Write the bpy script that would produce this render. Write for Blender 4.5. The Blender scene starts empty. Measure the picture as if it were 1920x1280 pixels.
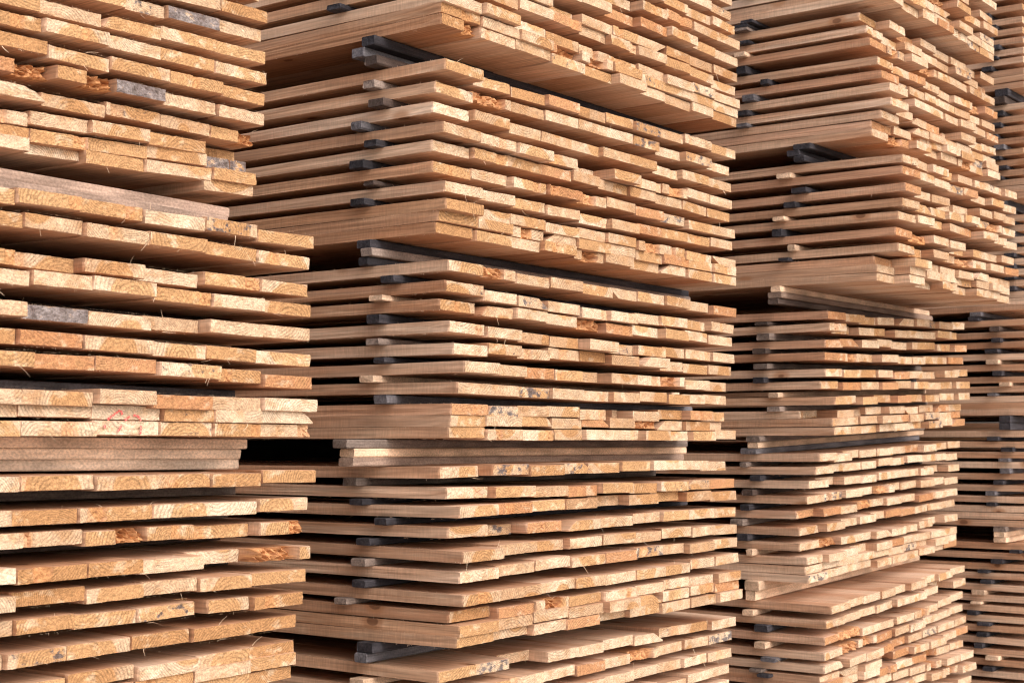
# Stacks of freshly sawn boards in a timber yard
import bpy, bmesh, math, random
from mathutils import Vector, Matrix

# (stack, pack, x left, x right, y of the board ends, stickered layers, rows (z top left, z top right, y offset left, y offset right, [seams]))
PACKS = [
    (1, 'A', .7754, 1.9754, 2.0268, 7, [(.7515, .7929, 0, -.0082, [1.8545]),
        (.7228, .7552, 0, .0025, [1.8675, 1.7445, 1.6549]),
        (.6793, .7145, 0, -.0121, [1.8483, 1.7219, 1.5961, 1.4697]),
        (.6506, .6761, 0, -.0126, [1.8471, 1.7186, 1.6007, 1.4741]),
        (.6222, .6368, 0, -.0062, [1.8664, 1.7402, 1.6143, 1.4917]),
        (.5891, .6001, 0, -.0025, [1.8614, 1.7392, 1.6289, 1.5054]),
        (.558, .5667, 0, .0209, [1.8642, 1.748, 1.6273, 1.4968]),
        (.5034, .5344, 0, .0204, [1.9309, 1.8579, 1.7209, 1.5968, 1.4809]),
        (.4818, .5137, 0, .0244, [1.9349, 1.8618, 1.7246, 1.5981, 1.4832]),
        (.4583, .4911, 0, .0198, [1.867, 1.72, 1.5928, 1.4773])]),
    (1, 'B', .7754, 1.9754, 1.9, 7, [(.3717, .3614, 0, .0013, [1.8393, 1.7162, 1.5912, 1.4689, 1.3516]),
        (.3294, .3179, 0, .0021, [1.8458, 1.727, 1.6024, 1.4773, 1.3696]),
        (.2927, .2739, 0, .0109, [1.8626, 1.7356, 1.6094, 1.49, 1.3657]),
        (.2475, .2338, 0, .0011, [1.8562, 1.7381, 1.615, 1.4881, 1.378]),
        (.2067, .1905, 0, .002, [1.8551, 1.7324, 1.611, 1.4855, 1.3674]),
        (.166, .1482, 0, -.0011, [1.8399, 1.7255, 1.6101, 1.4749, 1.3595]),
        (.1242, .106, 0, -.0029, [1.854, 1.7529, 1.6213, 1.4973, 1.3868]),
        (.0768, .0647, 0, -.0152, [1.8425, 1.7245, 1.5985, 1.4873, 1.3547]),
        (.0525, .0419, 0, -.0089, [1.8465, 1.7377, 1.6282, 1.4927, 1.3588]),
        (.0279, .019, 0, -.0092, [1.844, 1.7366, 1.6229, 1.4949, 1.3581])]),
    (1, 'C', .7754, 1.9754, 1.9138, 7, [(-.0532, -.0607, 0, -.0264, [1.8442, 1.7311, 1.6169, 1.4926, 1.3617]),
        (-.0973, -.1084, 0, -.0112, [1.8558, 1.7386, 1.6208, 1.4735, 1.3553]),
        (-.1428, -.1513, 0, -.0052, [1.8598, 1.7121, 1.6136, 1.489, 1.3723]),
        (-.1835, -.1923, 0, -.0213, [1.8509, 1.7307, 1.5964, 1.487, 1.3588]),
        (-.2276, -.2354, 0, -.0061, [1.8411, 1.7277, 1.6088, 1.4977, 1.3678]),
        (-.2719, -.2786, 0, .0052, [1.8489, 1.7527, 1.7246, 1.604, 1.4844, 1.3777]),
        (-.3212, -.3198, 0, .0139, [1.8504, 1.7203, 1.5991, 1.4752, 1.3682]),
        (-.3716, -.3627, 0, .02, [1.8656, 1.7427, 1.6146, 1.4826]),
        (-.3893, -.3862, 0, .0184, [1.8669, 1.7358, 1.6104, 1.4867]),
        (-.4101, -.4104, 0, .026, [1.8683, 1.743, 1.6226, 1.4911])]),
    (2, 'A', 2.3335, 3.5963, 1.891, 8, [(1.2134, 1.2134, 0, -.0154),
        (1.1791, 1.1791, 0, .014),
        (1.1399, 1.1399, 0, .016),
        (1.0987, 1.0987, 0, .0051),
        (1.0555, 1.0555, 0, -.0105),
        (1.0119, 1.0119, 0, -.0004),
        (.9713, .9713, 0, 0),
        (.9333, .9333, 0, .0084),
        (.8947, .898, -.0081, -.0056),
        (.8732, .8755, .0001, -.0006),
        (.8492, .8528, 0, .0028)]),
    (2, 'B', 2.3335, 3.584, 1.9004, 7, [(.7542, .7641, -.0194, -.0074),
        (.7134, .7185, .0066, .0107),
        (.6729, .6704, .012, .0048),
        (.6314, .6285, -.0157, .002),
        (.5916, .5903, .013, .0088),
        (.5504, .5464, .0115, -.002),
        (.5115, .5182, -.0202, .0031),
        (.4725, .4675, -.0245, -.0059),
        (.4497, .4474, -.0041, -.0089),
        (.4279, .4275, .0041, -.0071)]),
    (2, 'C', 2.3335, 3.5045, 1.8673, 7, [(.3484, .3305, .0041, -.0136),
        (.3083, .2918, .008, -.0085),
        (.2731, .2546, .0256, -.002),
        (.2274, .2127, .001, -.0077),
        (.1836, .1756, -.0099, .002),
        (.1459, .1398, -.0394, .0148),
        (.1077, .1011, -.0182, .0183),
        (.0639, .0595, -.0049, .0218),
        (.043, .0388, -.001, .0329),
        (.021, .0193, .0016, -.0119)]),
    (2, 'D', 2.3335, 3.4842, 1.8454, 7, [(-.062, -.0659, .0462, .0309),
        (-.1025, -.1066, .0272, .0067),
        (-.1413, -.1433, -.0036, .0009),
        (-.1795, -.1829, .0229, .0044),
        (-.2215, -.2209, -.0131, .0017),
        (-.2642, -.2602, -.0053, -.0009),
        (-.3069, -.2993, -.0133, -.0051),
        (-.3442, -.341, .0224, -.0108),
        (-.365, -.3628, -.0042, -.006),
        (-.3912, -.3811, .0036, -.0164)]),
    (2, 'E', 2.3335, 3.5428, 1.8955, 5, [(-.4569, -.4659, 0, -.0117),
        (-.5051, -.5051, 0, -.0004),
        (-.5477, -.5477, 0, 0),
        (-.5908, -.5908, 0, .0067),
        (-.6333, -.6333, 0, .0071)]),
    (3, 'A', 4.0388, 4.9522, 1.6479, 4, [(1.4834, 1.4834, 0, -.0111),
        (1.4384, 1.4384, 0, -.0102),
        (1.3884, 1.3884, 0, .0033),
        (1.3445, 1.3445, 0, -.0118),
        (1.3124, 1.3124, 0, .0013),
        (1.287, 1.287, 0, 0),
        (1.2639, 1.2639, 0, .0022)]),
    (3, 'B', 4.0388, 5.0684, 1.6885, 7, [(1.2085, 1.2111, .0434, .002),
        (1.1709, 1.1805, .0229, .0337),
        (1.1339, 1.141, .0138, -.0002),
        (1.081, 1.0942, -.0094, -.0084),
        (1.039, 1.0552, -.0231, .0015),
        (.996, 1.0117, -.0463, -.0104),
        (.9549, .9729, -.0566, .0013),
        (.9201, .9344, -.0197, .0002),
        (.8978, .9096, .0094, -.0101),
        (.8733, .8838, .0098, -.0133)]),
    (3, 'C', 4.0388, 5.0539, 1.6239, 7, [(.7912, .8107, -.016, -.0093),
        (.7521, .7627, -.0153, -.003),
        (.7046, .7233, -.0223, -.0004),
        (.6648, .6821, -.0139, .0004),
        (.6283, .6406, -.0008, -.0023),
        (.5824, .5926, .0078, .004),
        (.5367, .5507, .0008, -.0075),
        (.5087, .513, .0722, .0199),
        (.4839, .4844, .0646, .0205),
        (.4537, .4755, .0651, .0225)]),
    (3, 'D', 4.0388, 5.164, 1.844, 7, [(.3614, .3887, -.0047, -.0022),
        (.3243, .3582, -.0091, .0249),
        (.2803, .3141, .0047, -.0102),
        (.2404, .2701, .0052, .0057),
        (.1959, .2307, .0059, -.0086),
        (.1547, .1862, .0197, -.0171),
        (.1111, .1474, -.0225, -.0183),
        (.0712, .1091, .1028, .0163),
        (.0472, .085, -.0134, .0206),
        (.0259, .0609, -.0181, .0022)]),
    (3, 'E', 4.0388, 5.2638, 1.9142, 7, [(-.0535, -.0169, -.0427, -.0116),
        (-.0918, -.0584, -.0306, -.0032),
        (-.1319, -.0997, -.0101, -.0101),
        (-.175, -.1412, -.0012, -.0016),
        (-.2189, -.1825, .033, -.0008),
        (-.2645, -.226, .0218, .0115),
        (-.3074, -.2726, .0206, .0008),
        (-.3508, -.3176, .0012, .0036),
        (-.3723, -.342, .0048, .006),
        (-.3992, -.3664, -.0049, .0064)]),
    (3, 'F', 4.0388, 5.1876, 1.8624, 10, [(-.4812, -.4463, -.0228, .0036),
        (-.5245, -.4865, -.0059, .0006),
        (-.5685, -.5347, -.0003, .011),
        (-.6166, -.577, .0003, .0136),
        (-.6527, -.6163, .0008, -.0006),
        (-.6869, -.6544, .0144, -.0037),
        (-.6995, -.6995, 0, .0141),
        (-.7346, -.7346, 0, -.0245),
        (-.774, -.774, 0, -.0312),
        (-.8209, -.8209, 0, -.0136)]),
    (4, 'A', 5.47, 6.67, 1.715, 7, [(1.6183, 1.6183, 0, 0),
        (1.5712, 1.5712, 0, 0),
        (1.524, 1.524, 0, 0),
        (1.4848, 1.4848, 0, 0),
        (1.4494, 1.4494, 0, 0),
        (1.4083, 1.4083, 0, 0),
        (1.373, 1.373, 0, 0),
        (1.3319, 1.3319, 0, 0),
        (1.3045, 1.3045, 0, 0),
        (1.2772, 1.2772, 0, 0)]),
    (4, 'B', 5.47, 6.67, 1.715, 7, [(1.2049, 1.2049, 0, 0),
        (1.1619, 1.1619, 0, 0),
        (1.121, 1.121, 0, 0),
        (1.0801, 1.0801, 0, 0),
        (1.0392, 1.0392, 0, 0),
        (1.0022, 1.0022, 0, 0),
        (.9653, .9653, 0, 0),
        (.9303, .9303, 0, 0),
        (.9031, .9031, 0, 0),
        (.8759, .8759, 0, 0)]),
    (4, 'C', 5.47, 6.67, 1.715, 7, [(.7984, .7984, 0, 0),
        (.7635, .7635, 0, 0),
        (.719, .719, 0, 0),
        (.6822, .6822, 0, 0),
        (.6435, .6435, 0, 0),
        (.6011, .6011, 0, 0),
        (.5624, .5624, 0, 0),
        (.5219, .5219, 0, 0),
        (.4988, .4988, 0, 0),
        (.4757, .4757, 0, 0)]),
    (4, 'D', 5.47, 6.67, 1.715, 7, [(.4179, .4179, 0, 0),
        (.3775, .3775, 0, 0),
        (.3372, .3372, 0, 0),
        (.2987, .2987, 0, 0),
        (.2584, .2584, 0, 0),
        (.2162, .2162, 0, 0),
        (.1779, .1779, 0, 0),
        (.1434, .1434, 0, 0),
        (.1204, .1204, 0, 0),
        (.0975, .0975, 0, 0)]),
    (4, 'E', 5.47, 6.67, 1.715, 7, [(.021, .021, 0, 0),
        (-.0172, -.0172, 0, 0),
        (-.0573, -.0573, 0, 0),
        (-.0935, -.0935, 0, 0),
        (-.1354, -.1354, 0, 0),
        (-.1754, -.1754, 0, 0),
        (-.2154, -.2154, 0, 0),
        (-.2534, -.2534, 0, 0),
        (-.2762, -.2762, 0, 0),
        (-.299, -.299, 0, 0)]),
    (4, 'F', 5.47, 6.67, 1.715, 13, [(-.3825, -.3825, 0, 0),
        (-.4185, -.4185, 0, 0),
        (-.4583, -.4583, 0, 0),
        (-.4943, -.4943, 0, 0),
        (-.5321, -.5321, 0, 0),
        (-.5737, -.5737, 0, 0),
        (-.6077, -.6077, 0, 0),
        (-.6474, -.6474, 0, 0),
        (-.6832, -.6832, 0, 0),
        (-.7228, -.7228, 0, 0),
        (-.7642, -.7642, 0, 0),
        (-.8038, -.8038, 0, 0),
        (-.8433, -.8433, 0, 0)]),
]
STRIPS = [
    (1, 'A', 0, 2.1818, .03, 'g'), (1, 'A', 1, 2.1968, .03, 'g'), (1, 'A', 2, 2.2118, .03, 'g'), (1, 'A', 3, 2.1818, .03, 'g'),
    (1, 'A', 4, 2.1968, .03, 'g'), (1, 'A', 5, 2.2118, .03, 'g'), (1, 'A', 6, 2.1818, .03, 'g'), (1, 'B', 0, 2.055, .03, 'd'),
    (1, 'B', 1, 2.07, .03, 'd'), (1, 'B', 2, 2.085, .03, 'h'), (1, 'B', 3, 2.055, .03, 'd'), (1, 'B', 4, 2.07, .03, 'b'),
    (1, 'B', 5, 2.085, .03, 'h'), (1, 'B', 6, 2.055, .03, 'g'), (1, 'C', 0, 2.0688, .03, 'h'), (1, 'C', 1, 2.0838, .03, 'h'),
    (1, 'C', 2, 2.0988, .03, 'd'), (1, 'C', 3, 2.0688, .03, 'd'), (1, 'C', 4, 2.0838, .03, 'b'), (1, 'C', 5, 2.0988, .03, 'd'),
    (1, 'C', 6, 2.0688, .03, 'h'), (2, 'A', 0, 2.1331, .0421, 'k'), (2, 'A', 1, 2.1182, .0373, 'g'),
    (2, 'A', 2, 2.145, .0392, 'k'), (2, 'A', 3, 2.1331, .0421, 'b'), (2, 'A', 4, 2.1241, .0389, 'k'),
    (2, 'A', 5, 2.136, .0391, 'k'), (2, 'A', 6, 2.1256, .0404, 'g'), (2, 'A', 7, 2.142, .0407, 'k'),
    (2, 'B', 0, 2.0451, .0334, 'h'), (2, 'B', 1, 2.0207, .0432, 'd'), (2, 'B', 2, 2.0814, .0294, 'g'),
    (2, 'B', 3, 2.0393, .0362, 'k'), (2, 'B', 4, 2.0756, .0397, 'k'), (2, 'B', 5, 2.0451, .0304, 'd'),
    (2, 'B', 6, 2.0712, .0411, 'k'), (2, 'C', 0, 1.9895, .0384, 'k'), (2, 'C', 1, 2.0207, .0388, 'b'),
    (2, 'C', 2, 2.0293, .0361, 'k'), (2, 'C', 3, 2.0293, .0375, 'h'), (2, 'C', 4, 2.015, .0287, 'k'),
    (2, 'C', 5, 2.0451, .0378, 'b'), (2, 'C', 6, 2.0065, .0386, 'g'), (2, 'D', 0, 2.0887, .0384, 'h'),
    (2, 'D', 1, 2.0726, .0352, 'k'), (2, 'D', 2, 2.0065, .0357, 'k'), (2, 'D', 3, 2.0509, .0393, 'k'),
    (2, 'D', 4, 2.0625, .041, 'h'), (2, 'D', 5, 2.0625, .038, 'k'), (2, 'D', 6, 2.1138, .0358, 'h'),
    (2, 'E', 0, 2.0668, .0381, 'b'), (2, 'E', 1, 2.0596, .038, 'k'), (2, 'E', 2, 2.0741, .0367, 'k'),
    (2, 'E', 3, 2.0596, .038, 'k'), (3, 'A', 0, 2.0521, .035, 'k'), (3, 'A', 1, 2.0521, .035, 'k'),
    (3, 'A', 2, 2.0521, .035, 'k'), (3, 'A', 3, 2.0521, .035, 'k'), (3, 'B', 0, 2.0713, .0369, 'k'),
    (3, 'B', 1, 2.0836, .0388, 'b'), (3, 'B', 2, 2.0818, .0317, 'k'), (3, 'B', 3, 2.0088, .0259, 'k'),
    (3, 'B', 4, 2.0556, .0403, 'g'), (3, 'B', 5, 2.0748, .0352, 'k'), (3, 'B', 6, 2.0783, .0388, 'g'),
    (3, 'C', 0, 1.939, .0476, 'b'), (3, 'C', 1, 1.8903, .0486, 'k'), (3, 'C', 2, 1.9255, .0389, 'k'),
    (3, 'C', 3, 1.961, .0393, 'b'), (3, 'C', 4, 1.9695, .0325, 'k'), (3, 'C', 5, 1.9289, .0236, 'b'),
    (3, 'C', 6, 1.9491, .034, 'k'), (3, 'D', 0, 2.0175, .0434, 'd'), (3, 'D', 1, 2.0106, .045, 'h'),
    (3, 'D', 2, 2.0244, .0452, 'd'), (3, 'D', 3, 2.0192, .0486, 'h'), (3, 'D', 4, 2.0313, .0383, 'k'),
    (3, 'D', 5, 1.9866, .0326, 'b'), (3, 'D', 6, 1.9814, .0429, 'h'), (3, 'E', 0, 2.0923, .022, 'h'),
    (3, 'E', 1, 2.0452, .0367, 'k'), (3, 'E', 2, 2.0713, .0369, 'd'), (3, 'E', 3, 2.0836, .0317, 'k'),
    (3, 'E', 4, 2.1047, .0426, 'h'), (3, 'E', 5, 2.0888, .0389, 'k'), (3, 'E', 6, 2.0748, .022, 'b'),
    (3, 'F', 0, 2.0748, .0352, 'b'), (3, 'F', 1, 2.0278, .0452, 'k'), (3, 'F', 2, 2.0347, .0383, 'b'),
    (3, 'F', 3, 2.0037, .05, 'g'), (3, 'F', 4, 2.0504, .0402, 'h'), (3, 'F', 5, 2.0244, .0417, 'k'),
    (3, 'F', 6, 2.0434, .0437, 'k'), (3, 'F', 7, 2.0347, .0436, 'k'), (3, 'F', 8, 2.0347, .0436, 'k'),
    (4, 'A', 0, 1.8217, .0389, 'k'), (4, 'A', 1, 1.8275, .0331, 'k'), (4, 'A', 2, 1.8023, .0387, 'k'),
    (4, 'A', 3, 1.8217, .0389, 'k'), (4, 'A', 4, 1.7927, .0367, 'k'), (4, 'A', 5, 1.8023, .0387, 'k'),
    (4, 'A', 6, 1.8217, .0389, 'k'), (4, 'B', 0, 1.7831, .0386, 'k'), (4, 'B', 1, 1.7927, .0386, 'k'),
    (4, 'B', 2, 1.8081, .0407, 'k'), (4, 'B', 3, 1.7831, .0386, 'g'), (4, 'B', 4, 1.7985, .0387, 'k'),
    (4, 'B', 5, 1.7735, .0385, 'k'), (4, 'B', 6, 1.7927, .0386, 'k'), (4, 'C', 0, 1.7544, .0383, 'k'),
    (4, 'C', 1, 1.7544, .0383, 'k'), (4, 'C', 2, 1.7544, .0383, 'k'), (4, 'C', 3, 1.7544, .0383, 'k'),
    (4, 'C', 4, 1.7544, .0383, 'k'), (4, 'C', 5, 1.7544, .0383, 'k'), (4, 'C', 6, 1.7544, .0383, 'k'),
    (4, 'D', 0, 1.812, .0388, 'd'), (4, 'D', 1, 1.8101, .0349, 'k'), (4, 'D', 2, 1.8197, .05, 'k'),
    (4, 'D', 3, 1.8197, .0467, 'b'), (4, 'D', 4, 1.8081, .0349, 'k'), (4, 'D', 5, 1.7793, .0405, 'b'),
    (4, 'D', 6, 1.8294, .0331, 'g'), (4, 'E', 0, 1.8255, .0428, 'k'), (4, 'E', 1, 1.7735, .0443, 'k'),
    (4, 'E', 2, 1.7889, .0386, 'g'), (4, 'E', 3, 1.785, .0386, 'g'), (4, 'E', 4, 1.8101, .0368, 'k'),
    (4, 'E', 5, 1.8411, .0351, 'g'), (4, 'E', 6, 1.8411, .0332, 'k'), (4, 'F', 0, 1.7544, .0403, 'k'),
    (4, 'F', 1, 1.8178, .0447, 'k'), (4, 'F', 2, 1.8723, .0393, 'k'), (4, 'F', 3, 1.8586, .0431, 'k'),
    (4, 'F', 4, 1.886, .0493, 'b'), (4, 'F', 5, 1.8998, .0396, 'b'), (4, 'F', 6, 1.9156, .0377, 'k'),
    (4, 'F', 7, 1.8684, .0492, 'k'), (4, 'F', 8, 1.8801, .0394, 'k'), (4, 'F', 9, 1.8978, .0316, 'k'),
    (4, 'F', 10, 1.8391, .05, 'b'), (4, 'F', 11, 1.8606, .0392, 'k'),
]
BEARERS = [
    (1, 'A', 'B', [(2.075, .04, 'm', 0), (2.06, .04, 'm', 0), (2.02, .04, 'm', 0)]),
    (1, 'B', 'C', [(2.02, .04, 'p', 0), (2.02, .04, 'p', 0), (2.02, .04, 'p', 0)]),
    (2, 'A', 'B', [(2.0451, .0378, 'k', 0), (2.0741, .0352, 'g', 0), (2.0379, .0362, 'd', 0)]),
    (2, 'B', 'C', [(2.0567, .0379, 'k', 0), (2.048, .0319, 'h', 0), (2.0625, .028, 'k', 0)]),
    (2, 'C', 'D', [(2.03, .04, 'h', 2.2155), (2.03, .04, 'b', 2.2373), (2.03, .04, 'm', 2.2342)]),
    (2, 'D', 'E', [(2.0422, .045, 'k', 0), (2.0596, .0321, 'g', 0)]),
    (3, 'A', 'B', [(2.0573, .0403, 'k', 0), (2.073, .0475, 'k', 0), (2.0748, .0493, 'h', 0)]),
    (3, 'B', 'C', [(1.877, .0552, 'k', 0), (1.9104, .0404, 'k', 0), (1.8937, .0352, 'k', 0)]),
    (3, 'C', 'D', [(1.9763, .0325, 'b', 0), (1.9729, .0463, 'm', 0), (1.9831, .0343, 'd', 0)]),
    (3, 'D', 'E', [(2.0452, .0472, 'h', 0), (2.0521, .0367, 'b', 0), (2.0591, .0527, 'g', 0)]),
    (3, 'E', 'F', [(2.0521, .049, 'b', 0), (2.0661, .0333, 'b', 0)]),
    (4, 'A', 'B', [(1.7639, .05, 'k', 0), (1.7735, .0482, 'd', 0)]),
    (4, 'B', 'C', [(1.7831, .0386, 'k', 0), (1.8023, .0387, 'd', 0)]),
    (4, 'C', 'D', [(1.8801, .0414, 'g', 0), (1.8899, .0395, 'k', 0)]),
    (4, 'D', 'E', [(1.7793, .0424, 'k', 0), (1.7793, .0424, 'k', 0)]),
    (4, 'E', 'F', [(1.8043, .0465, 'h', 0), (1.8101, .0388, 'b', 0), (1.8043, .0465, 'b', 0)]),
]

T = .0225                      # board thickness
BW = .122                      # board width
BL = 4.0                       # board length
CAMH = 1.40                    # lens height above the yard
for _p in PACKS:               # the rows of a solid base lie flat on one another
    for _i in range(_p[5] + 1, len(_p[6])):
        _r, _q = _p[6][_i], _p[6][_i - 1]
        _p[6][_i] = (_q[0] - .0237, _q[1] - .0237) + tuple(_r[2:])
PX = {p[:2]: p for p in PACKS}
rng = random.Random(11)

# one code per board end of the left stack, counted from its right edge, as the photo shows them
LOOKS1 = {
    'A': ['oyyo', 'yKGo', 'oooyo', 'hopho', 'oohho', 'yyKsS', 'xynhw', 'ttohp', 'kkhoo', 'oyopp'],
    'B': ['oGyooo', 'hooyyo', 'ooWhoo', 'hpohWp', 'yyyyKp', 'oohhro', 'ronrro', 'Wyryhp', 'pynwyp', 'phnwpo'],
    'C': ['oohhhp', 'hWhoop', 'xoosyy', 'ltyooW', 'ohyhoy', 'ohRGoo', 'ooohGo', 'ohoho', 'opoo', 'oooo'],
}
LOOK_TEXT = {
    'o': 'honey coloured', 'y': 'yellowish', 'h': 'pale brown hearted', 'p': 'pale cream', 'W': 'whitish',
    'w': 'whitish ringed', 'K': 'blue-black stained', 'G': 'grey mottled', 's': 'splintered orange',
    'S': 'torn orange', 'r': 'reddish', 'n': 'speckled', 't': 'set back', 'k': 'dark stained', 'x': 'splinter tipped',
    'l': 'ragged', 'R': 'resin brown set back', '.': 'sawn',
}
# first (corner) boards of the middle stack
LOOKS2 = {'A': 'oohoyohoyox', 'B': 'onWoyopooo', 'C': 'hnhpWpyrho', 'D': 'yphohphhoo', 'E': 'ohooo'}


def new_obj(name, me):
    o = bpy.data.objects.new(name, me)
    bpy.context.scene.collection.objects.link(o)
    return o


def look_params(code, r, st=1, pale=False):
    """heart radius, tone, stain, redness for a look code"""
    hr, tone, stain, red = r.uniform(.03, .1), r.gauss(.52, .26), 0., 0.
    if code == '.' and r.random() < .45: hr = r.uniform(0, .04)
    if st == 3: tone = r.gauss(.66, .2); hr *= .8
    if pale: tone = r.gauss(.9, .12); hr *= .5
    if st == 4: tone = r.gauss(1., .08)  # far right stack: light on its sides is painted in as a paler tone
    if r.random() < (.07 if st == 1 else .1):
        stain = r.uniform(.25, .58)
    if code == '.' and st in (2, 3) and r.random() < .1: red = 1.; hr = .15; stain = 0
    if code in 'oxls':
        hr = r.uniform(.07, .16); stain = 0
    elif code in 'y':
        hr = r.uniform(.0, .04); tone = .55; stain = 0
    elif code in 'hR':
        hr = r.uniform(.035, .06); tone = .6; stain = 0
    elif code == 'p':
        hr = 0; tone = .75; stain = 0
    elif code in 'Ww':
        hr = r.uniform(0, .025); tone = 1.0; stain = 0
    elif code in 'K':
        stain = .84; hr = 0
    elif code in 'k':
        stain = .7
    elif code == 'G':
        stain = .48; tone = .7
    elif code == 'n':
        stain = .38; tone = .75
    elif code in 'rS':
        red = 1.; hr = .15; stain = 0
    return hr, tone, stain, red


class Board:
    """geometry of one sawn board: local x across (centre 0), y along from the end at 0, z up from the under face"""

    def __init__(s, w, code, seed, hi=True, splinter=None, wane=None, length=BL, bow=0., whisk=0, st=1, fuzz_end=0, fuzz_side=0, pale=False):
        r = random.Random(seed)
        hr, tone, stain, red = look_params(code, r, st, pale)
        s.verts, s.faces, s.wp, s.wa, s.wb = [], [], [], [], []
        nx, nz = (12, 3) if hi else (3, 1)
        if splinter:
            nx, nz = (30, 5) if hi else (16, 3)
        ys = [0, .004, .015, .05, .14, .3, .6, 1., 1.6, 2.4, length] if hi else [0, .006, .15, 1., length]
        pu = r.uniform(-.05, .05); pv = -r.uniform(.0, .07) if r.random() < .5 else r.uniform(.02, .09)
        if code in 'hR':
            pu = r.uniform(-.025, .025); pv = -r.uniform(.012, .03)
        if code == 'w':
            pu, pv = .012, .06
        seedw = r.random() * 90
        brd = r.random()
        sp = r.uniform(.0034, .0066) * (1.25 if code in 'wh' else 1.)
        ph = [r.uniform(0, 6.28) for _ in range(6)]
        tilt = r.gauss(0, .006)                 # saw cut not quite square
        # depth of the end at each grid column / row
        jx = [r.gauss(0, .0005) for _ in range((nx + 1) * (nz + 1))]
        spikes = [r.random() for _ in range((nx + 1) * (nz + 1))]
        wcode = 1.0 if splinter else 0.0

        def zfrac(xf):
            z0, z1 = 0., 1.
            if wane:
                side, amt, top = wane
                d = xf if side < 0 else 1 - xf
                if d < amt:
                    k = (1 - d / amt); k = k * k * .85
                    if top: z1 -= k
                    else: z0 += k
            return z0, z1

        def pt(i, j, st):
            xf = i / nx; zf = j / nz
            x = (xf - .5) * w
            z0, z1 = zfrac(xf)
            z = (z0 + (z1 - z0) * zf) * T
            y = ys[st]
            edge = (i in (0, nx)) or (j in (0, nz))
            d = tilt * (xf - .5) * w * 3 + jx[i * (nz + 1) + j] * 1.2
            m = 0.
            if splinter:
                a, b, dep = splinter
                if a <= xf <= b:
                    k = min(1., (xf - a) / .05 + .15, (b - xf) / .05 + .15) if b < .99 and a > .01 else 1.
                    low = .5 + .5 * math.sin(ph[0] + xf * 23) * math.sin(ph[1] + xf * 9)
                    d += dep * k * (.25 + .55 * low * (.35 + zf * .65) + .55 * (spikes[i * (nz + 1) + j] - .35))
                    z += (spikes[i * (nz + 1) + j] - .5) * .003 * (0 < j < nz)
                    m = ((.85 if code == '.' else 1.) if dep > .013 else .45) * (max(0., 1 - y / .05) if st else 1.)
            L0 = .35
            if y < L0: y = d + y * (1 - d / L0)
            if edge and st == 0 and hi:                 # rough arris
                x -= math.copysign(.0006, xf - .5) * (i in (0, nx)) * (1 + spikes[j])
                z += (.0006 if j == 0 else -.0006 if j == nz else 0) * (.3 + 1.6 * spikes[i])
            if hi and st > 0:
                wv = .0007 * (math.sin(y * 31 + ph[2] + j) + math.sin(y * 73 + ph[3] + j * 2))
                if i in (0, nx): x += wv
            zz = z + bow * (4 * (y / length) * (1 - y / length)) - .0024 * max(0, 1 - y / .35) * math.sin(ph[4])
            s.verts.append((x, y, zz))
            # solid wood coordinates
            s.wp.append((x - pu, zf * T - T / 2 - pv, y + seedw))
            s.wa.append((min(1, hr / .2), max(0, min(1, tone)), stain, brd))
            s.wb.append((m, sp * 100, red, 1.))
            return len(s.verts) - 1

        cap = [[pt(i, j, 0) for j in range(nz + 1)] for i in range(nx + 1)]
        for i in range(nx):
            for j in range(nz):
                s.faces.append((cap[i][j], cap[i + 1][j], cap[i + 1][j + 1], cap[i][j + 1]))
        ringidx = [(i, 0) for i in range(nx)] + [(nx, j) for j in range(nz)] + [(i, nz) for i in range(nx, 0, -1)] + [(0, j) for j in range(nz, 0, -1)]
        prev = [cap[i][j] for i, j in ringidx]
        n = len(prev)
        for st in range(1, len(ys)):
            cur = [pt(i, j, st) for i, j in ringidx]
            for k in range(n):
                k2 = (k + 1) % n
                s.faces.append((prev[k], cur[k], cur[k2], prev[k2]))
            prev = cur
        s.faces.append(tuple(prev[::-1]) if False else tuple(reversed(prev)))
        # fine saw fuzz along the arrises
        def hairs(num, along):
            for _ in range(num):
                if along:
                    p = Vector((-.5 * w - .0002, r.uniform(0, 1) ** 1.5 * 1.2, r.choice([0, T, T])))
                    dr = Vector((-abs(r.gauss(.4, .4)), r.gauss(0, 1.), (1 if p.z else -1) * abs(r.gauss(.7, .4)))).normalized()
                    L = abs(r.gauss(0, .0022)) + .0012
                else:
                    p = Vector((r.uniform(-.49, .49) * w, tilt * 0 - .0005, r.choice([.0003, T - .0003, T - .0003])))
                    dr = Vector((r.gauss(0, .7), -abs(r.gauss(.6, .4)), (1 if p.z > T / 2 else -1) * abs(r.gauss(.6, .4)))).normalized()
                    L = abs(r.gauss(0, .0016)) + .0008
                sd = Vector((.0005, .0003, 0)) if not along else Vector((0, .0006, .0001))
                base = len(s.verts)
                for v in (p - sd, p + sd, p + dr * L):
                    s.verts.append(tuple(v)); s.wp.append((.1, .1, seedw)); s.wa.append((0, .8, 0, 1)); s.wb.append((0, .5, 0, 1))
                s.faces.append((base, base + 1, base + 2))
        if fuzz_end: hairs(fuzz_end, False)
        if fuzz_side: hairs(fuzz_side, True)
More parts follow.
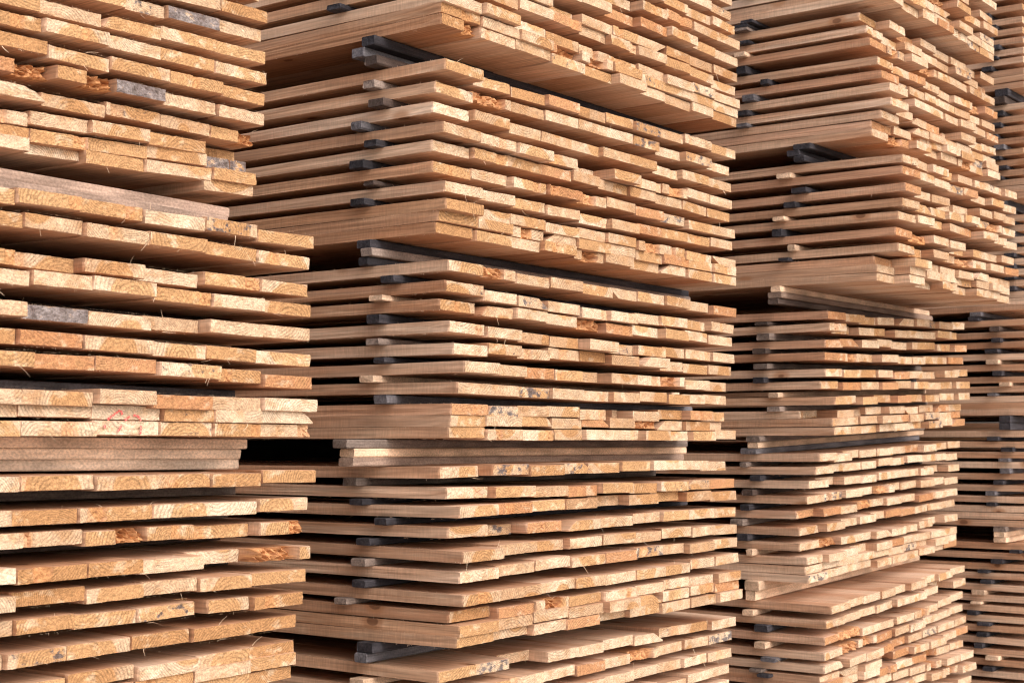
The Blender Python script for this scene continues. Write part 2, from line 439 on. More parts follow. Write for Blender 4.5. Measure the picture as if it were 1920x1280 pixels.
        # loose fibres torn by the saw
        for _ in range(whisk):
            side = r.random()
            L = r.uniform(.006, .024); wd = r.uniform(.0003, .0006)
            if side < .65:
                p = Vector((r.uniform(-.48, .48) * w, r.uniform(-.002, .004), r.choice([0, 0, T])))
            else:
                p = Vector((-.5 * w - .0003, r.uniform(.05, .7), r.choice([0, T, T])))
            dr = Vector((r.uniform(-.8, .8), -abs(r.gauss(.2, .3)), r.uniform(-1, .2) if p.z == 0 else r.uniform(-.2, .8))).normalized()
            if side >= .65: dr.x = -abs(dr.x)
            bend = Vector((r.uniform(-1, 1), r.uniform(-.5, .2), r.uniform(-1, .4))) * L * .5
            sd = dr.cross(Vector((.3, .9, .2))).normalized() * wd
            base = len(s.verts)
            for k in range(4):
                f = k / 3
                c = p + dr * L * f + bend * f * f
                for q in (-1, 1):
                    v = c + sd * q * (1 - f * .7)
                    s.verts.append(tuple(v)); s.wp.append((.1, .1, seedw)); s.wa.append((0, .8, 0, 1)); s.wb.append((0, .5, 0, 1))
            for k in range(3):
                s.faces.append((base + 2 * k, base + 2 * k + 1, base + 2 * k + 3, base + 2 * k + 2))


def fill_mesh(me, verts, faces, wp, wa, wb):
    me.from_pydata(verts, [], faces)
    for nm, ty, dat, k in (('wpos', 'FLOAT_VECTOR', wp, 'vector'), ('wa', 'FLOAT_COLOR', wa, 'color'), ('wb', 'FLOAT_COLOR', wb, 'color')):
        at = me.attributes.new(nm, ty, 'POINT')
        at.data.foreach_set(k, [c for v in dat for c in v])
    me.update()


# ------------------------------------------------------------------ materials
class NT:
    def __init__(s, name):
        s.m = bpy.data.materials.new(name); s.m.use_nodes = True
        s.t = s.m.node_tree; s.t.nodes.clear()
        s.out = s.n('ShaderNodeOutputMaterial'); s.bs = s.n('ShaderNodeBsdfPrincipled')
        s.t.links.new(s.bs.outputs[0], s.out.inputs[0])

    def n(s, ty, **kw):
        x = s.t.nodes.new(ty)
        for k, v in kw.items(): setattr(x, k, v)
        return x

    def put(s, sock, v):
        if isinstance(v, bpy.types.NodeSocket): s.t.links.new(v, sock)
        elif isinstance(v, (tuple, list)) and len(v) == 3 and sock.type == 'RGBA': sock.default_value = (*v, 1)
        else: sock.default_value = v

    def math(s, op, a, b=0., c=None, clamp=False):
        x = s.n('ShaderNodeMath', operation=op, use_clamp=clamp)
        s.put(x.inputs[0], a); s.put(x.inputs[1], b)
        if c is not None: s.put(x.inputs[2], c)
        return x.outputs[0]

    def ramp(s, v, a, b, lo=0., hi=1.):
        x = s.n('ShaderNodeMapRange', interpolation_type='SMOOTHSTEP')
        for k, q in enumerate((v, a, b, lo, hi)): s.put(x.inputs[k], q)
        return x.outputs[0]

    def mix(s, f, a, b, blend='MIX'):
        x = s.n('ShaderNodeMix', data_type='RGBA', blend_type=blend)
        s.put(x.inputs[0], f); s.put(x.inputs[6], a); s.put(x.inputs[7], b)
        return x.outputs[2]

    def noise(s, vec, scale, detail=2., rough=.5, dist=0.):
        x = s.n('ShaderNodeTexNoise')
        s.put(x.inputs['Vector'], vec); s.put(x.inputs['Scale'], scale); s.put(x.inputs['Detail'], detail)
        s.put(x.inputs['Roughness'], rough); s.put(x.inputs['Distortion'], dist)
        return x.outputs[0]

    def vscale(s, vec, k):
        x = s.n('ShaderNodeVectorMath', operation='MULTIPLY')
        s.put(x.inputs[0], vec); x.inputs[1].default_value = k
        return x.outputs[0]

    def grey(s, v):
        x = s.n('ShaderNodeCombineColor')
        for k in range(3): s.put(x.inputs[k], v)
        return x.outputs[0]


def wood_material():
    N = NT('sawn_pine')
    pos = N.n('ShaderNodeAttribute', attribute_name='wpos').outputs['Vector']
    wa = N.n('ShaderNodeSeparateColor'); N.put(wa.inputs[0], N.n('ShaderNodeAttribute', attribute_name='wa').outputs['Color'])
    wb = N.n('ShaderNodeSeparateColor'); N.put(wb.inputs[0], N.n('ShaderNodeAttribute', attribute_name='wb').outputs['Color'])
    heart, tone, stain = wa.outputs[0], wa.outputs[1], wa.outputs[2]
    spl, spc, red = wb.outputs[0], wb.outputs[1], wb.outputs[2]
    geo = N.n('ShaderNodeNewGeometry')
    nrm = N.n('ShaderNodeSeparateXYZ'); N.put(nrm.inputs[0], geo.outputs['True Normal'])
    endm = N.ramp(N.math('ABSOLUTE', nrm.outputs[1]), .55, .8)
    # distance from the pith, bent by slow noise
    sv = N.n('ShaderNodeSeparateXYZ'); N.put(sv.inputs[0], N.vscale(pos, (1, 1, .22)))
    wob = N.noise(N.vscale(pos, (9, 9, 1.2)), 1., 2.)
    r = N.math('SQRT', N.math('ADD', N.math('MULTIPLY', sv.outputs[0], sv.outputs[0]), N.math('MULTIPLY', sv.outputs[1], sv.outputs[1])))
    r = N.math('ADD', r, N.math('MULTIPLY', N.math('SUBTRACT', wob, .5), .035))
    ringn = N.noise(N.vscale(pos, (60, 60, 2)), 1., 2.)
    ph = N.math('ADD', N.math('DIVIDE', r, N.math('MULTIPLY', spc, .01)), N.math('MULTIPLY', ringn, .7))
    ring = N.math('POWER', N.math('MULTIPLY_ADD', N.math('SINE', N.math('MULTIPLY', ph, 6.2832)), .5, .5), 2.2)
    hm = N.ramp(N.math('SUBTRACT', r, N.math('MULTIPLY', heart, .2)), -.003, .0025, 1., 0.)
    # colours
    sap = N.mix(tone, (.465, .302, .178), (.635, .497, .355))
    hcol = N.mix(tone, (.42, .234, .108), (.515, .318, .16))
    hcol = N.mix(red, hcol, (.46, .24, .12))
    col = N.mix(hm, sap, hcol)
    patch = N.noise(N.vscale(pos, (26, 34, 5)), 1., 3., .6)
    col = N.mix(N.ramp(patch, .48, .68, 0., .6), col, (.45, .26, .125))
    col = N.mix(N.ramp(patch, .3, .46, .5, 0.), col, (.76, .64, .47))
    # end grain: rings, saw fuzz
    fade = N.ramp(N.noise(N.vscale(pos, (14, 14, 3)), 1., 2.), .36, .6, .12, 1.)
    ringE = N.math('SUBTRACT', 1., N.math('MULTIPLY', N.math('MULTIPLY', ring, fade), .35))
    fuzz = N.noise(N.vscale(pos, (420, 420, 200)), 1., 3., .65)
    fuzz2 = N.noise(N.vscale(pos, (150, 230, 60)), 1., 3., .6, .6)
    fz = N.math('MULTIPLY', N.ramp(fuzz, .25, .75, .72, 1.18), N.ramp(fuzz2, .28, .7, .72, 1.14))
    pits = N.ramp(fuzz, .3, .36, .68, 1.)
    colE = N.mix(1., col, N.grey(N.math('MULTIPLY', N.math('MULTIPLY', ringE, fz), pits)), 'MULTIPLY')
    # long faces: stretched grain, saw marks across
    grain = N.noise(N.vscale(pos, (170, 170, 5)), 1., 4., .6)
    saw = N.noise(N.vscale(pos, (14, 30, 260)), 1., 2., .5)
    saww = N.noise(N.vscale(pos, (4, 4, 3)), 1., 1.)
    ringS = N.math('SUBTRACT', 1., N.math('MULTIPLY', ring, .11))
    sm = N.math('MULTIPLY', N.ramp(grain, .25, .75, .72, 1.14), N.math('ADD', 1., N.math('MULTIPLY', N.math('SUBTRACT', saw, .5), N.ramp(saww, .35, .6, .1, .55))))
    colS = N.mix(.5, col, N.mix(tone, (.565, .35, .245), (.75, .525, .42)))
    blot = N.noise(N.vscale(pos, (8, 14, 1.6)), 1., 3., .6)
    colS = N.mix(N.ramp(blot, .45, .72, 0., .65), colS, (.49, .255, .145))
    colS = N.mix(1., colS, N.grey(N.math('MULTIPLY', sm, ringS)), 'MULTIPLY')
    brd = N.n('ShaderNodeAttribute', attribute_name='wa').outputs['Alpha']
    colS = N.mix(1., colS, N.mix(brd, (.80, .69, .60), (1.12, 1.12, 1.09)), 'MULTIPLY')
    colE = N.mix(1., colE, N.mix(brd, (.90, .82, .75), (1.05, 1.06, 1.07)), 'MULTIPLY')
    # knots on the long faces
    vor = N.n('ShaderNodeTexVoronoi'); N.put(vor.inputs['Vector'], N.vscale(pos, (9, 9, 5))); vor.inputs['Scale'].default_value = 1.
    kd = N.math('ADD', vor.outputs['Distance'], N.math('MULTIPLY', N.math('SUBTRACT', fuzz2, .5), .02))
    colS = N.mix(N.ramp(kd, .10, .19, .65, 0.), colS, (.36, .17, .08))
    colS = N.mix(N.ramp(kd, .065, .09, .85, 0.), colS, (.16, .075, .04))
    col = N.mix(endm, colS, colE)
    # blue stain and mould specks
    sn = N.noise(N.vscale(pos, (44, 60, 10)), 1., 4., .65)
    smk = N.ramp(N.math('ADD', sn, N.math('MULTIPLY', N.math('SUBTRACT', stain, .5), .62)), .5, .62)
    smk = N.math('MULTIPLY', smk, N.ramp(stain, .02, .2))
    sfz = N.ramp(fuzz2, .3, .7, .5, 1.35)
    scol = N.mix(1., N.mix(N.ramp(sn, .35, .7), (.20, .19, .205), (.045, .046, .06)), N.grey(sfz), 'MULTIPLY')
    smk = N.math('MULTIPLY', smk, N.math('MULTIPLY_ADD', endm, .72, .1))
    col = N.mix(smk, col, scol)
    spk = N.ramp(N.noise(N.vscale(pos, (90, 110, 20)), 1., 2., .7), .66, .74, 0., .75)
    col = N.mix(N.math('MULTIPLY', N.math('MULTIPLY', spk, endm), N.ramp(N.math('ADD', stain, N.math('MULTIPLY', patch, .3)), .15, .4)), col, (.05, .042, .05))
    # torn fibres
    fib = N.noise(N.vscale(pos, (240, 240, 16)), 1., 3., .6)
    tcol = N.mix(N.ramp(fib, .3, .7), (.28, .10, .035), (.66, .35, .15))
    col = N.mix(N.math('MULTIPLY', spl, .9), col, tcol)
    N.put(N.bs.inputs['Base Color'], col)
    N.bs.inputs['Roughness'].default_value = .85
    N.bs.inputs['Specular IOR Level'].default_value = .15
    bmp = N.n('ShaderNodeBump'); bmp.inputs['Strength'].default_value = .55; bmp.inputs['Distance'].default_value = .0016
    hgt = N.math('ADD', N.math('MULTIPLY', N.math('ADD', fuzz, fuzz2), endm), N.math('MULTIPLY', N.math('SUBTRACT', 1., endm), N.math('ADD', N.math('MULTIPLY', grain, .5), N.math('MULTIPLY', saw, .35))))
    N.put(bmp.inputs['Height'], hgt); N.put(N.bs.inputs['Normal'], bmp.outputs[0])
    return N.m


def strip_material(name, c0, c1):
    N = NT(name)
    tc = N.n('ShaderNodeTexCoord').outputs['Object']
    oi = N.n('ShaderNodeObjectInfo').outputs['Random']
    ad = N.n('ShaderNodeVectorMath', operation='ADD'); N.put(ad.inputs[0], tc)
    cx = N.n('ShaderNodeCombineXYZ'); N.put(cx.inputs[0], N.math('MULTIPLY', oi, 40.)); N.put(ad.inputs[1], cx.outputs[0])
    p = ad.outputs[0]
    g = N.noise(N.vscale(p, (7, 160, 160)), 1., 4., .65)
    f = N.noise(N.vscale(p, (200, 260, 260)), 1., 3.)
    b = N.noise(N.vscale(p, (9, 20, 20)), 1., 2.)
    col = N.mix(N.ramp(g, .25, .75), c0, c1)
    col = N.mix(1., col, N.grey(N.math('MULTIPLY', N.ramp(f, .3, .7, .8, 1.18), N.ramp(b, .3, .7, .7, 1.2))), 'MULTIPLY')
    col = N.mix(1., col, N.grey(N.math('MULTIPLY_ADD', oi, .4, .8)), 'MULTIPLY')
    N.put(N.bs.inputs['Base Color'], col); N.bs.inputs['Roughness'].default_value = .8
    N.bs.inputs['Specular IOR Level'].default_value = .2
    bmp = N.n('ShaderNodeBump'); bmp.inputs['Strength'].default_value = .4; bmp.inputs['Distance'].default_value = .0012
    N.put(bmp.inputs['Height'], N.math('ADD', g, f)); N.put(N.bs.inputs['Normal'], bmp.outputs[0])
    return N.m


WOOD = wood_material()
STRIP_MAT = {
    'k': strip_material('charcoal_weathered_wood', (.020, .019, .023), (.06, .056, .064)),
    'd': strip_material('dark_brown_wood', (.06, .042, .035), (.13, .095, .08)),
    'g': strip_material('grey_weathered_wood', (.085, .08, .088), (.20, .19, .205)),
    'h': strip_material('grey_brown_wood', (.13, .10, .085), (.29, .23, .195)),
    'b': strip_material('brown_strip_wood', (.58, .40, .265), (.74, .54, .385)),
    'm': strip_material('dull_brown_wood', (.24, .165, .125), (.38, .275, .215)),
    'p': strip_material('pale_strip_wood', (.70, .53, .39), (.84, .68, .53)),
    'y': strip_material('amber_strip_wood', (.33, .18, .05), (.45, .27, .09)),
}
STRIP_TEXT = {'k': 'charcoal', 'd': 'dark brown', 'g': 'grey', 'h': 'grey-brown', 'b': 'light brown', 'm': 'dull brown', 'p': 'pale', 'y': 'amber'}

# ------------------------------------------------------------------ camera
cam_d = bpy.data.cameras.new('camera'); cam = new_obj('camera', cam_d)
F_PX, PITCH, YAW = 2840., math.radians(3.5663), math.radians(36.2969)
cam_d.sensor_width = 36; cam_d.lens = F_PX / 1920 * 36
cam_d.clip_start = .05; cam_d.clip_end = 500
cam_d.dof.use_dof = True; cam_d.dof.focus_distance = 3.0; cam_d.dof.aperture_fstop = 12
cam.location = (0, 0, CAMH)
cam.rotation_euler = (math.pi / 2 + PITCH, 0, YAW - math.pi / 2)
bpy.context.scene.camera = cam


def project(x, y, z):
    """photo pixel of a point given relative to the lens (used only to rank boards by size)"""
    ca, sa, cp, sp = math.cos(YAW), math.sin(YAW), math.cos(PITCH), math.sin(PITCH)
    f, rt = x * ca + y * sa, x * sa - y * ca
    d, u = f * cp + z * sp, -f * sp + z * cp
    return 960 + F_PX * rt / d, 640 - F_PX * u / d


# ------------------------------------------------------------------ lay out every board
ORD = ['', 'first', 'second', 'third', 'fourth', 'fifth', 'sixth', 'seventh', 'eighth', 'ninth', 'tenth', 'eleventh', 'twelfth', 'thirteenth']
STACK = {1: 'left stack', 2: 'middle stack', 3: 'right stack', 4: 'far right stack'}
PACKN = {(1, 'A'): 'top pack', (1, 'B'): 'middle pack', (1, 'C'): 'bottom pack', (2, 'E'): 'bottom pack', (3, 'F'): 'bottom pack', (4, 'F'): 'bottom pack'}
for st in (2, 3, 4):
    for k, l in enumerate('ABCDE'):
        PACKN.setdefault((st, l), ('top' if k == 0 else ORD[k + 1]) + ' pack')


def layer_name(st, pk, i, n, nrow):
    if i >= n:
        return ('top', 'middle', 'bottom')[i - n] + ' row of base'
    if pk == 'A':
        return ORD[n - i] + ' layer up'
    return ORD[i + 1] + ' layer down'


recs = []                    # every board to build
WIDE = {}
for (st, pk, XL, XR, Y, n, rows) in PACKS:
    for i, row in enumerate(rows):
        zl, zr, ol, orr = row[:4]
        r = random.Random(st * 1000 + ord(pk) * 50 + i)
        if st == 1:
            seams = [XR] + list(row[4])
            while seams[-1] > XL + .1:
                seams.append(seams[-1] - r.gauss(.1225, .003))
        else:
            m = max(7, round((XR - XL) / BW))
            ws = [r.gauss(1, .045) for _ in range(m)]
            k = (XR - XL) / sum(ws); e = [XL]
            for w in ws: e.append(e[-1] + w * k)
            seams = e[::-1]
        m = len(seams) - 1
        rag = {1: .0055, 2: .006, 3: .0085, 4: .011}[st] * (1 if i < n else .75)
        sag = r.gauss(0, .0045 if i < n else .0012)
        prev_o = 0
        for b in range(m):                 # b = 0 is the right-most board
            x1, x0 = seams[b], seams[b + 1]
            fl = (XR - (x0 + x1) / 2) / (XR - XL)
            yo = r.gauss(0, rag)
            if r.random() < (.05, .05, .11, .12)[st - 1]: yo += r.uniform(.012, .04)
            if r.random() < .06: yo -= r.uniform(.008, .02)
            if st != 1:
                if b == 0: yo = orr
                elif b == m - 1: yo = ol
                else: yo += orr * (1 - fl) * .3 + ol * fl * .3
            else:
                yo = yo * .8 + orr
            yo = max(-.05, min(.09, yo))
            code = '.'
            if st == 1:
                s = LOOKS1[pk][i]; code = s[b] if b < len(s) else '.'
                if code in 'tkR': yo = orr + {'t': .055, 'k': .02, 'R': .05}[code]
                if code == 'l': yo = orr
            elif st == 2 and b == m - 1:
                s = LOOKS2[pk]; code = s[i] if i < len(s) else '.'
            if st == 2 and pk == 'A' and i == n + 2 and b == m - 1: code = 'x'
            gap = r.uniform(.0004, .0022)
            z = zr + (zl - zr) * fl - T + sag * math.sin(math.pi * fl) + r.gauss(0, .0008 if i < n else .0003)
            recs.append(dict(st=st, pk=pk, i=i, n=n, b=b, m=m, x0=x0 + gap, x1=x1, y=Y + yo, z=z, tilt=math.atan2(zr - zl, XR - XL) + r.gauss(0, .007 if i < n else .002),
                             code=code, seed=r.random() * 1e6, vis=True))
# one loose board under the right side of the left stack's top pack
p = PX[(1, 'A')]
recs.append(dict(st=1, pk='A', i=99, n=7, b=0, m=1, x0=p[3] - .125, x1=p[3], y=p[4] + .022, z=p[6][-1][1] - 2 * T - .001, tilt=.03, code='o', seed=77., vis=True))

# hidden packs that carry the stacks down to the yard and up past the frame
LOWZ = {1: -.43, 2: None, 3: None, 4: None}
for st in (1, 2, 3, 4):
    last = [p for p in PACKS if p[0] == st][-1]
    z = min(last[6][-1][0], last[6][-1][1]) - T - (.06 if st == 1 else .0175)
    k = 0 if st == 1 else len(last[6])
    while z > -CAMH + .12:
        if k % 10 == 7: dz = 0
        for b in range(10):
            r = random.Random(st * 77 + k * 13 + b)
            w = (last[3] - last[2]) / 10
            recs.append(dict(st=st, pk='Z', i=k, n=9, b=b, m=10, x0=last[3] - (b + 1) * w + .001, x1=last[3] - b * w, y=last[4] + r.gauss(0, .012), z=z - T, tilt=0,
                             code='.', seed=r.random() * 1e6, vis=False))
        k += 1
        z -= T + (.0175 if k % 10 else .06)
    LOWZ[st] = z
    top = [p for p in PACKS if p[0] == st][0]
    zt = max(top[6][0][0], top[6][0][1])
    for k in range(2):
        zt += .041
        for b in range(10):
            r = random.Random(st * 177 + k * 13 + b)
            w = (top[3] - top[2]) / 10
            recs.append(dict(st=st, pk='Y', i=k, n=9, b=b, m=10, x0=top[3] - (b + 1) * w + .001, x1=top[3] - b * w, y=top[4] + r.gauss(0, .012), z=zt - T, tilt=0,
                             code='.', seed=r.random() * 1e6, vis=False))

# the next stack of the row, seen only as darkness through the gaps of the far right one
z, k = 1.75, 0
while z > -CAMH + .12:
    for b in range(10):
        r = random.Random(5000 + k * 13 + b)
        recs.append(dict(st=5, pk='Y', i=k, n=9, b=b, m=10, x0=6.95 + .122 * b + .001, x1=6.95 + .122 * (b + 1), y=1.75 + r.gauss(0, .012), z=z - T, tilt=0,
                         code='.', seed=r.random() * 1e6, vis=False))
    k += 1
    z -= T + (.0175 if k % 9 else 0)

# how large each board shows in the photo
for q in recs:
    q['area'] = 0
    if not q['vis']: continue
    a = project(q['x0'], q['y'], q['z'] + T); b = project(q['x1'], q['y'], q['z'])
    w = max(0, min(1920, b[0]) - max(0, a[0])); c = project(q['x0'], q['y'], q['z'])
    h = max(0, min(1280, c[1]) - max(0, a[1]))
    q['area'] = w * h
    if q['b'] == q['m'] - 1 and q['st'] > 1:
        lim = {2: 560, 3: 1390, 4: 1815}[q['st']]
        q['area'] += max(0, min(1920, a[0]) - lim) * h * .7
recs.sort(key=lambda q: -q['area'])
KEEP = [q for q in recs[:300] if q['area'] > 300]
REST = recs[len(KEEP):]

stuff = ([], [], [], [], [])
for num, q in enumerate(recs):
    hi = num < len(KEEP)
    r = random.Random(q['seed'])
    w = q['x1'] - q['x0']
    code = q['code']
    splinter = wane = None
    if code == 's': splinter = (.5, 1.0, .05)
    elif code == 'S': splinter = (.45, 1., .04)
    elif code == 'l': splinter = (.0, .75, .05)
    elif code == 'x': splinter = (.62, 1., .03)
    elif code in '.' and r.random() < .08: splinter = (r.choice([0, .3, .5]), r.choice([.6, .8, 1.]), r.uniform(.018, .045))
    elif code in 'oyhp.nr' and r.random() < .22:
        ca = r.uniform(-.05, .85); splinter = (ca, ca + r.uniform(.1, .3), r.uniform(.004, .012))
    if splinter and splinter[2] > .013 and code == '.' and q['b'] in (0, q['m'] - 1): splinter = None
    if code in 'p.o' and splinter is None and r.random() < .07:
        wane = (r.choice([-1, 1]), r.uniform(.12, .35), r.random() < .7)
        if q['b'] == q['m'] - 1 and wane[0] < 0: wane = None
    if q['st'] == 1 and q['pk'] == 'A' and q['i'] == 6 and q['b'] == 4: wane = (1, .45, True)
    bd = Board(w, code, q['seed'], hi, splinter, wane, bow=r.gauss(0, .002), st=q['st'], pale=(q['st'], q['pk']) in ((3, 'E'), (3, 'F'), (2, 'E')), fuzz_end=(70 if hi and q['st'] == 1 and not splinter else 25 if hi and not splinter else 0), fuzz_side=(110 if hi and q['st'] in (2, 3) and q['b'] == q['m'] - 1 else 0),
               whisk=(r.choice([0, 0, 0, 1, 2]) if hi else (1 if q['vis'] and q['st'] == 2 and r.random() < .3 else 0)))
    M = Matrix.Translation(((q['x0'] + q['x1']) / 2, q['y'], q['z'] + CAMH)) @ Matrix.Rotation(-q['tilt'], 4, 'Y') @ Matrix.Rotation(r.gauss(0, .0018), 4, 'Z')
    if not hi:
        o = len(stuff[0])
        stuff[0].extend(tuple(M @ Vector(v)) for v in bd.verts)
        stuff[1].extend(tuple(k + o for k in f) for f in bd.faces)
        stuff[2].extend(bd.wp); stuff[3].extend(bd.wa); stuff[4].extend(bd.wb)
        continue
    me = bpy.data.meshes.new('sawn_board')
    fill_mesh(me, bd.verts, bd.faces, bd.wp, bd.wa, bd.wb)
    me.materials.append(WOOD)
    ob = new_obj('sawn_board', me); ob.matrix_world = M
    look = LOOK_TEXT[code]
    if q['i'] == 99:
        ob['label'] = 'loose honey coloured board lying under the right end of the top pack, left stack'
    else:
        if q['st'] == 1:
            pos = 'rightmost' if q['b'] == 0 else ORD[q['b'] + 1] + ' from right'
        else:
            k = q['m'] - q['b']
            pos = 'leftmost' if k == 1 else ORD[k] + ' from left'
        ob['label'] = '%s board, %s, %s, %s, %s' % (look, pos, layer_name(q['st'], q['pk'], q['i'], q['n'], 3), PACKN[(q['st'], q['pk'])], STACK[q['st']])
    ob['category'] = 'board'
    ob['group'] = 'sawn boards stacked in the timber packs'
    q['ob'] = ob

me = bpy.data.meshes.new('sawn_boards')
fill_mesh(me, *stuff); me.materials.append(WOOD)
so = new_obj('sawn_boards', me)
so['kind'] = 'stuff'; so['label'] = 'remaining sawn pine boards filling the timber stacks'; so['category'] = 'boards'

# ------------------------------------------------------------------ spacer strips and bearers
def bar_mesh(name, L, w, h, seed):
    """a rough rectangular strip with worn edges, local x along, front face at y = 0, underside at z = 0"""
    r = random.Random(seed)
    c = r.uniform(.0012, .003)
    xs = [0, .0025, .01] + [L * k / 6 for k in range(1, 6)] + [L - .01, L - .0025, L]; n = len(xs)
    prof = [(c, 0), (w - c, 0), (w, c), (w, h - c), (w - c, h), (c, h), (0, h - c), (0, c)]
    vs, fs = [], []
    for k in range(n):
        x = xs[k]; dy = r.gauss(0, .0006) if 2 < k < n - 3 else 0
        s = .93 if k in (0, n - 1) else 1
        for (y, z) in prof:
            vs.append((x + (r.gauss(0, .0008) if k in (0, n - 1) else 0), w / 2 + (y - w / 2) * s + dy, h / 2 + (z - h / 2) * (s if s < 1 else 1)))
    for k in range(n - 1):
        for j in range(8):
            a, b = k * 8 + j, k * 8 + (j + 1) % 8
            fs.append((a, a + 8, b + 8, b))
    fs.append(tuple(range(8))); fs.append(tuple((n - 1) * 8 + j for j in reversed(range(8))))
    me = bpy.data.meshes.new(name); me.from_pydata(vs, [], fs); me.update()
    return me


def place_bar(name, x0, x1, yf, w, z0l, z0r, hl, col, seed, XL, XR):
    me = bar_mesh(name, x1 - x0, w, hl, seed)
    me.materials.append(STRIP_MAT[col])
    o = new_obj(name, me)
    sl = (z0r - z0l) / (XR - XL)
    o.location = (x0, yf, z0l + sl * (x0 - XL) + CAMH)
    o.rotation_euler = (0, -math.atan(sl), 0)
    return o


for (st, pk, i, yf, w, col) in STRIPS:
    p = PX[(st, pk)]; rows = p[6]
    if i + 1 >= len(rows): continue
    r = random.Random(st * 31 + ord(pk) * 7 + i)
    a, b = rows[i], rows[i + 1]
    g = min(a[0] - T - b[0], a[1] - T - b[1])
    g = max(.010, g - .0012)
    if st == 1: x0, x1 = p[2] - .03, p[3] - .025 + r.uniform(-.012, .012)
    else: x0, x1 = p[2] - .025, p[3] + r.uniform(-.01, .06)
    o = place_bar('spacer_strip', x0, x1, yf, w, b[0] + .0006, b[1] + .0006, g, col, r.random() * 1e5, p[2], p[3])
    lo = layer_name(st, pk, i + 1, p[5], 3) if i + 1 < p[5] else 'the solid base'
    o['label'] = '%s spacer strip lying on %s, %s, %s' % (STRIP_TEXT[col], lo, PACKN[(st, pk)], STACK[st])
    o['category'] = 'spacer strip'; o['group'] = 'spacer strips between the board layers'

deep = ([], [])


def add_box(x0, x1, y0, y1, z0, z1):
    o = len(deep[0])
    deep[0].extend([(x0, y0, z0), (x1, y0, z0), (x1, y1, z0), (x0, y1, z0), (x0, y0, z1), (x1, y0, z1), (x1, y1, z1), (x0, y1, z1)])
    deep[1].extend([tuple(o + k for k in f) for f in ((0, 3, 2, 1), (4, 5, 6, 7), (0, 1, 5, 4), (1, 2, 6, 5), (2, 3, 7, 6), (3, 0, 4, 7))])


# the further rows of strips along the boards, hidden deep between the layers
for (st, pk, XL, XR, Y, n, rows) in PACKS:
    for i in range(len(rows) - 1):
        z1 = min(rows[i][0], rows[i][1]) - T; z0 = max(rows[i + 1][0], rows[i + 1][1])
        if z1 - z0 < .006: continue
        for k in range(1, 5):
            add_box(XL + .01, XR - .01, Y + .2 + .85 * k, Y + .23 + .85 * k, z0 + CAMH + .0005, z1 + CAMH - .0005)
for (st, pa, pb, items) in BEARERS:
    a, b = PX[(st, pa)], PX[(st, pb)]
    for k in range(1, 5):
        add_box(max(a[2], b[2]), min(a[3], b[3]), a[4] + .2 + .85 * k, a[4] + .25 + .85 * k, max(b[6][0][:2]) + CAMH + .001, min(a[6][-1][:2]) - T + CAMH - .001)
me = bpy.data.meshes.new('spacer_strips'); me.from_pydata(deep[0], [], deep[1]); me.materials.append(STRIP_MAT['k'])
ds = new_obj('spacer_strips', me); ds['kind'] = 'stuff'; ds['category'] = 'spacer strips'
ds['label'] = 'dark rows of spacer strips deep inside the stacks'

for (st, pa, pb, items) in BEARERS:
    a, b = PX[(st, pa)], PX[(st, pb)]
    zt = (a[6][-1][0] - T, a[6][-1][1] - T); zb = (b[6][0][0], b[6][0][1])
    if st == 1 and pa == 'A': zt = (zt[0], zb[1] + (zt[0] - zb[0]))
    n = len(items)
    h = (min(zt[0] - zb[0], zt[1] - zb[1]) - .001) / n
    for k, (yf, w, col, xs) in enumerate(items):
        r = random.Random(st * 131 + ord(pa) * 17 + k)
        xl = min(a[2], b[2]); xr = max(a[3], b[3])
        if st == 1: x0, x1 = xl - .03, (1.935 + (.004, -.012, -.016)[k])
        else: x0, x1 = (xs or xl - .025 + r.uniform(-.003, .003)), max(a[3], b[3]) + r.uniform(.02, .07)
        z0 = [zt[q] - (k + 1) * h - .0004 for q in (0, 1)]
        o = place_bar('bearer', x0, x1, yf, w, z0[0], z0[1], h - .0006, col, r.random() * 1e5, xl, xr)
        o['label'] = '%s bearer, %s of %s, between %s and %s of %s' % (STRIP_TEXT[col], (('upper', 'lower') if n == 2 else ('top', 'middle', 'bottom'))[k], ('two' if n == 2 else 'three'),
                                                          PACKN[(st, pa)].replace(' pack', ''), PACKN[(st, pb)], STACK[st])
        o['category'] = 'bearer'; o['group'] = 'timber bearers between the packs'

# ------------------------------------------------------------------ red chalk marks on two board ends of the left stack
N = NT('red_chalk'); N.bs.inputs['Roughness'].default_value = .9
tcn = N.n('ShaderNodeTexCoord').outputs['Object']
N.put(N.bs.inputs['Base Color'], N.mix(N.ramp(N.noise(tcn, 500., 2.), .35, .65), (.66, .06, .06), (.72, .24, .2)))
CHALK = N.m


def chalk(parent, lines, y, wd=.0036):
    vs, fs = [], []
    r = random.Random(5)
    for ln in lines:
        for (xa, za), (xb, zb) in zip(ln[:-1], ln[1:]):
            d = Vector((xb - xa, zb - za)); L = d.length; d /= L; nn = Vector((-d.y, d.x)) * wd / 2
            k = max(1, int(L / .0045))
            for q in range(k):
                if r.random() < .12: continue
                f0, f1 = q / k + .08 / k, (q + .9) / k
                base = len(vs)
                for f, sgn in ((f0, -1), (f1, -1), (f1, 1), (f0, 1)):
                    pp = Vector((xa, za)) + d * L * f + nn * sgn * r.uniform(.75, 1.2)
                    vs.append((pp.x, y, pp.y + CAMH))
                fs.append((base, base + 1, base + 2, base + 3))
    me = bpy.data.meshes.new('chalk_mark')
    inv = parent.matrix_world.inverted()
    me.from_pydata([tuple(inv @ Vector(v)) for v in vs], [], fs); me.materials.append(CHALK); me.update()
    o = new_obj('chalk_mark', me); o.parent = parent
    o['label'] = 'dashed red chalk stroke across the end grain'
    return o


def find(st, pk, i, b):
    for q in recs:
        if (q['st'], q['pk'], q['i'], q['b']) == (st, pk, i, b) and 'ob' in q: return q
    return None


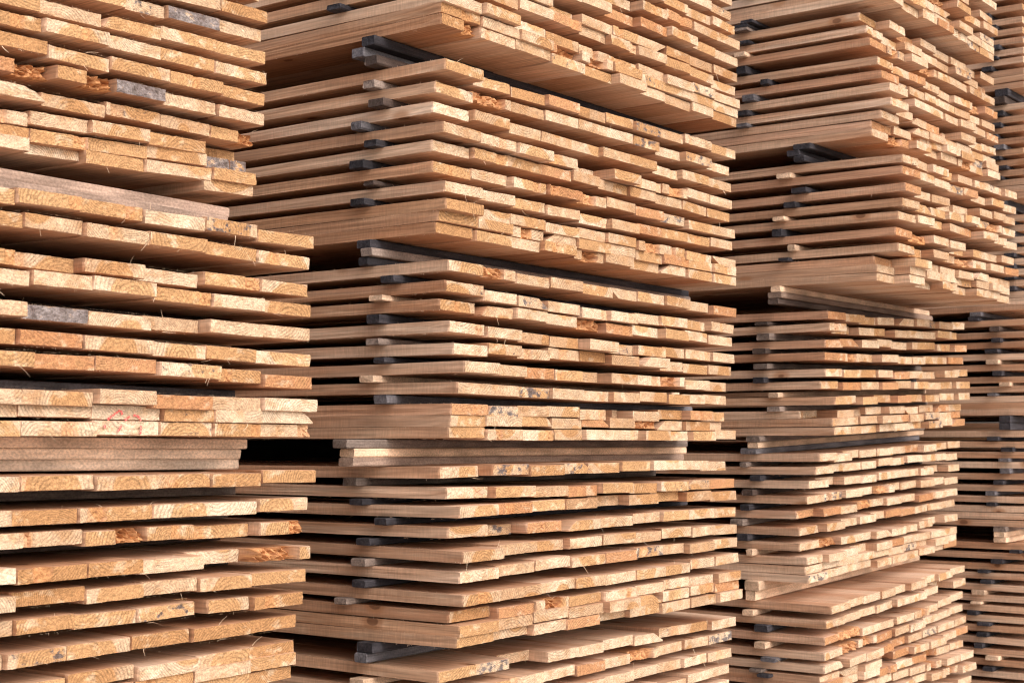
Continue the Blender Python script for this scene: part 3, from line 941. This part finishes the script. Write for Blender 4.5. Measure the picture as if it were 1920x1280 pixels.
q8, q9 = find(1, 'B', 8, 3), find(1, 'B', 9, 3)
if q8:
    chalk(q8['ob'], [[(1.5214, .025), (1.546, .0405)], [(1.5477, .0405), (1.55, .0322)], [(1.555, .0239), (1.5654, .0312), (1.5777, .0327), (1.5849, .0283), (1.5877, .0237)]], q8['y'] - .0032)
if q9:
    chalk(q9['ob'], [[(1.5122, .0120), (1.5147, .0170)], [(1.5451, .0165), (1.5389, .0058)], [(1.5837, .0172), (1.5837, .0024)]], q9['y'] - .0032)

# ------------------------------------------------------------------ yard
N = NT('yard_gravel')
tcn = N.n('ShaderNodeTexCoord').outputs['Object']
c = N.mix(N.ramp(N.noise(tcn, 1.3, 4.), .35, .65), (.47, .42, .37), (.58, .53, .47))
c = N.mix(1., c, N.grey(N.ramp(N.noise(tcn, 60., 3.), .3, .7, .7, 1.2)), 'MULTIPLY')
N.put(N.bs.inputs['Base Color'], c); N.bs.inputs['Roughness'].default_value = .95
bm = bmesh.new(); bmesh.ops.create_grid(bm, x_segments=40, y_segments=40, size=200)
me = bpy.data.meshes.new('ground'); bm.to_mesh(me); bm.free(); me.materials.append(N.m)
gr = new_obj('ground', me); gr['kind'] = 'structure'

# ------------------------------------------------------------------ daylight: hazy sun from the right and behind the camera
SUN = Vector((-.06, -.86, .60)).normalized()
el = math.asin(SUN.z); az = math.atan2(SUN.x, SUN.y)
w = bpy.data.worlds.new('World'); bpy.context.scene.world = w; w.use_nodes = True
nt = w.node_tree; bg = nt.nodes['Background']
sky = nt.nodes.new('ShaderNodeTexSky'); sky.sky_type = 'NISHITA'; sky.sun_disc = False
sky.sun_elevation = el; sky.sun_rotation = az; sky.dust_density = 4.; sky.air_density = 1.; sky.ozone_density = 1.
hs = nt.nodes.new('ShaderNodeHueSaturation'); hs.inputs['Saturation'].default_value = .35
warm = nt.nodes.new('ShaderNodeMix'); warm.data_type = 'RGBA'; warm.blend_type = 'MULTIPLY'; warm.inputs[0].default_value = 1.; warm.inputs[7].default_value = (1., .945, .925, 1)
nt.links.new(sky.outputs[0], hs.inputs['Color']); nt.links.new(hs.outputs[0], warm.inputs[6]); nt.links.new(warm.outputs[2], bg.inputs[0])
bg.inputs[1].default_value = .29            # bright haze all round
sd = bpy.data.lights.new('sun', 'SUN'); sd.energy = .74; sd.angle = math.radians(60); sd.color = (1., .92, .80)
su = new_obj('sun', sd); su.rotation_euler = (-SUN).to_track_quat('-Z', 'Y').to_euler()

sc = bpy.context.scene
sc.view_settings.view_transform = 'Standard'; sc.view_settings.look = 'None'; sc.view_settings.exposure = 0
sc.cycles.max_bounces = 8; sc.cycles.diffuse_bounces = 5
sc.cycles.use_adaptive_sampling = True; sc.cycles.adaptive_threshold = .03
sc.cycles.filter_width = 1.15
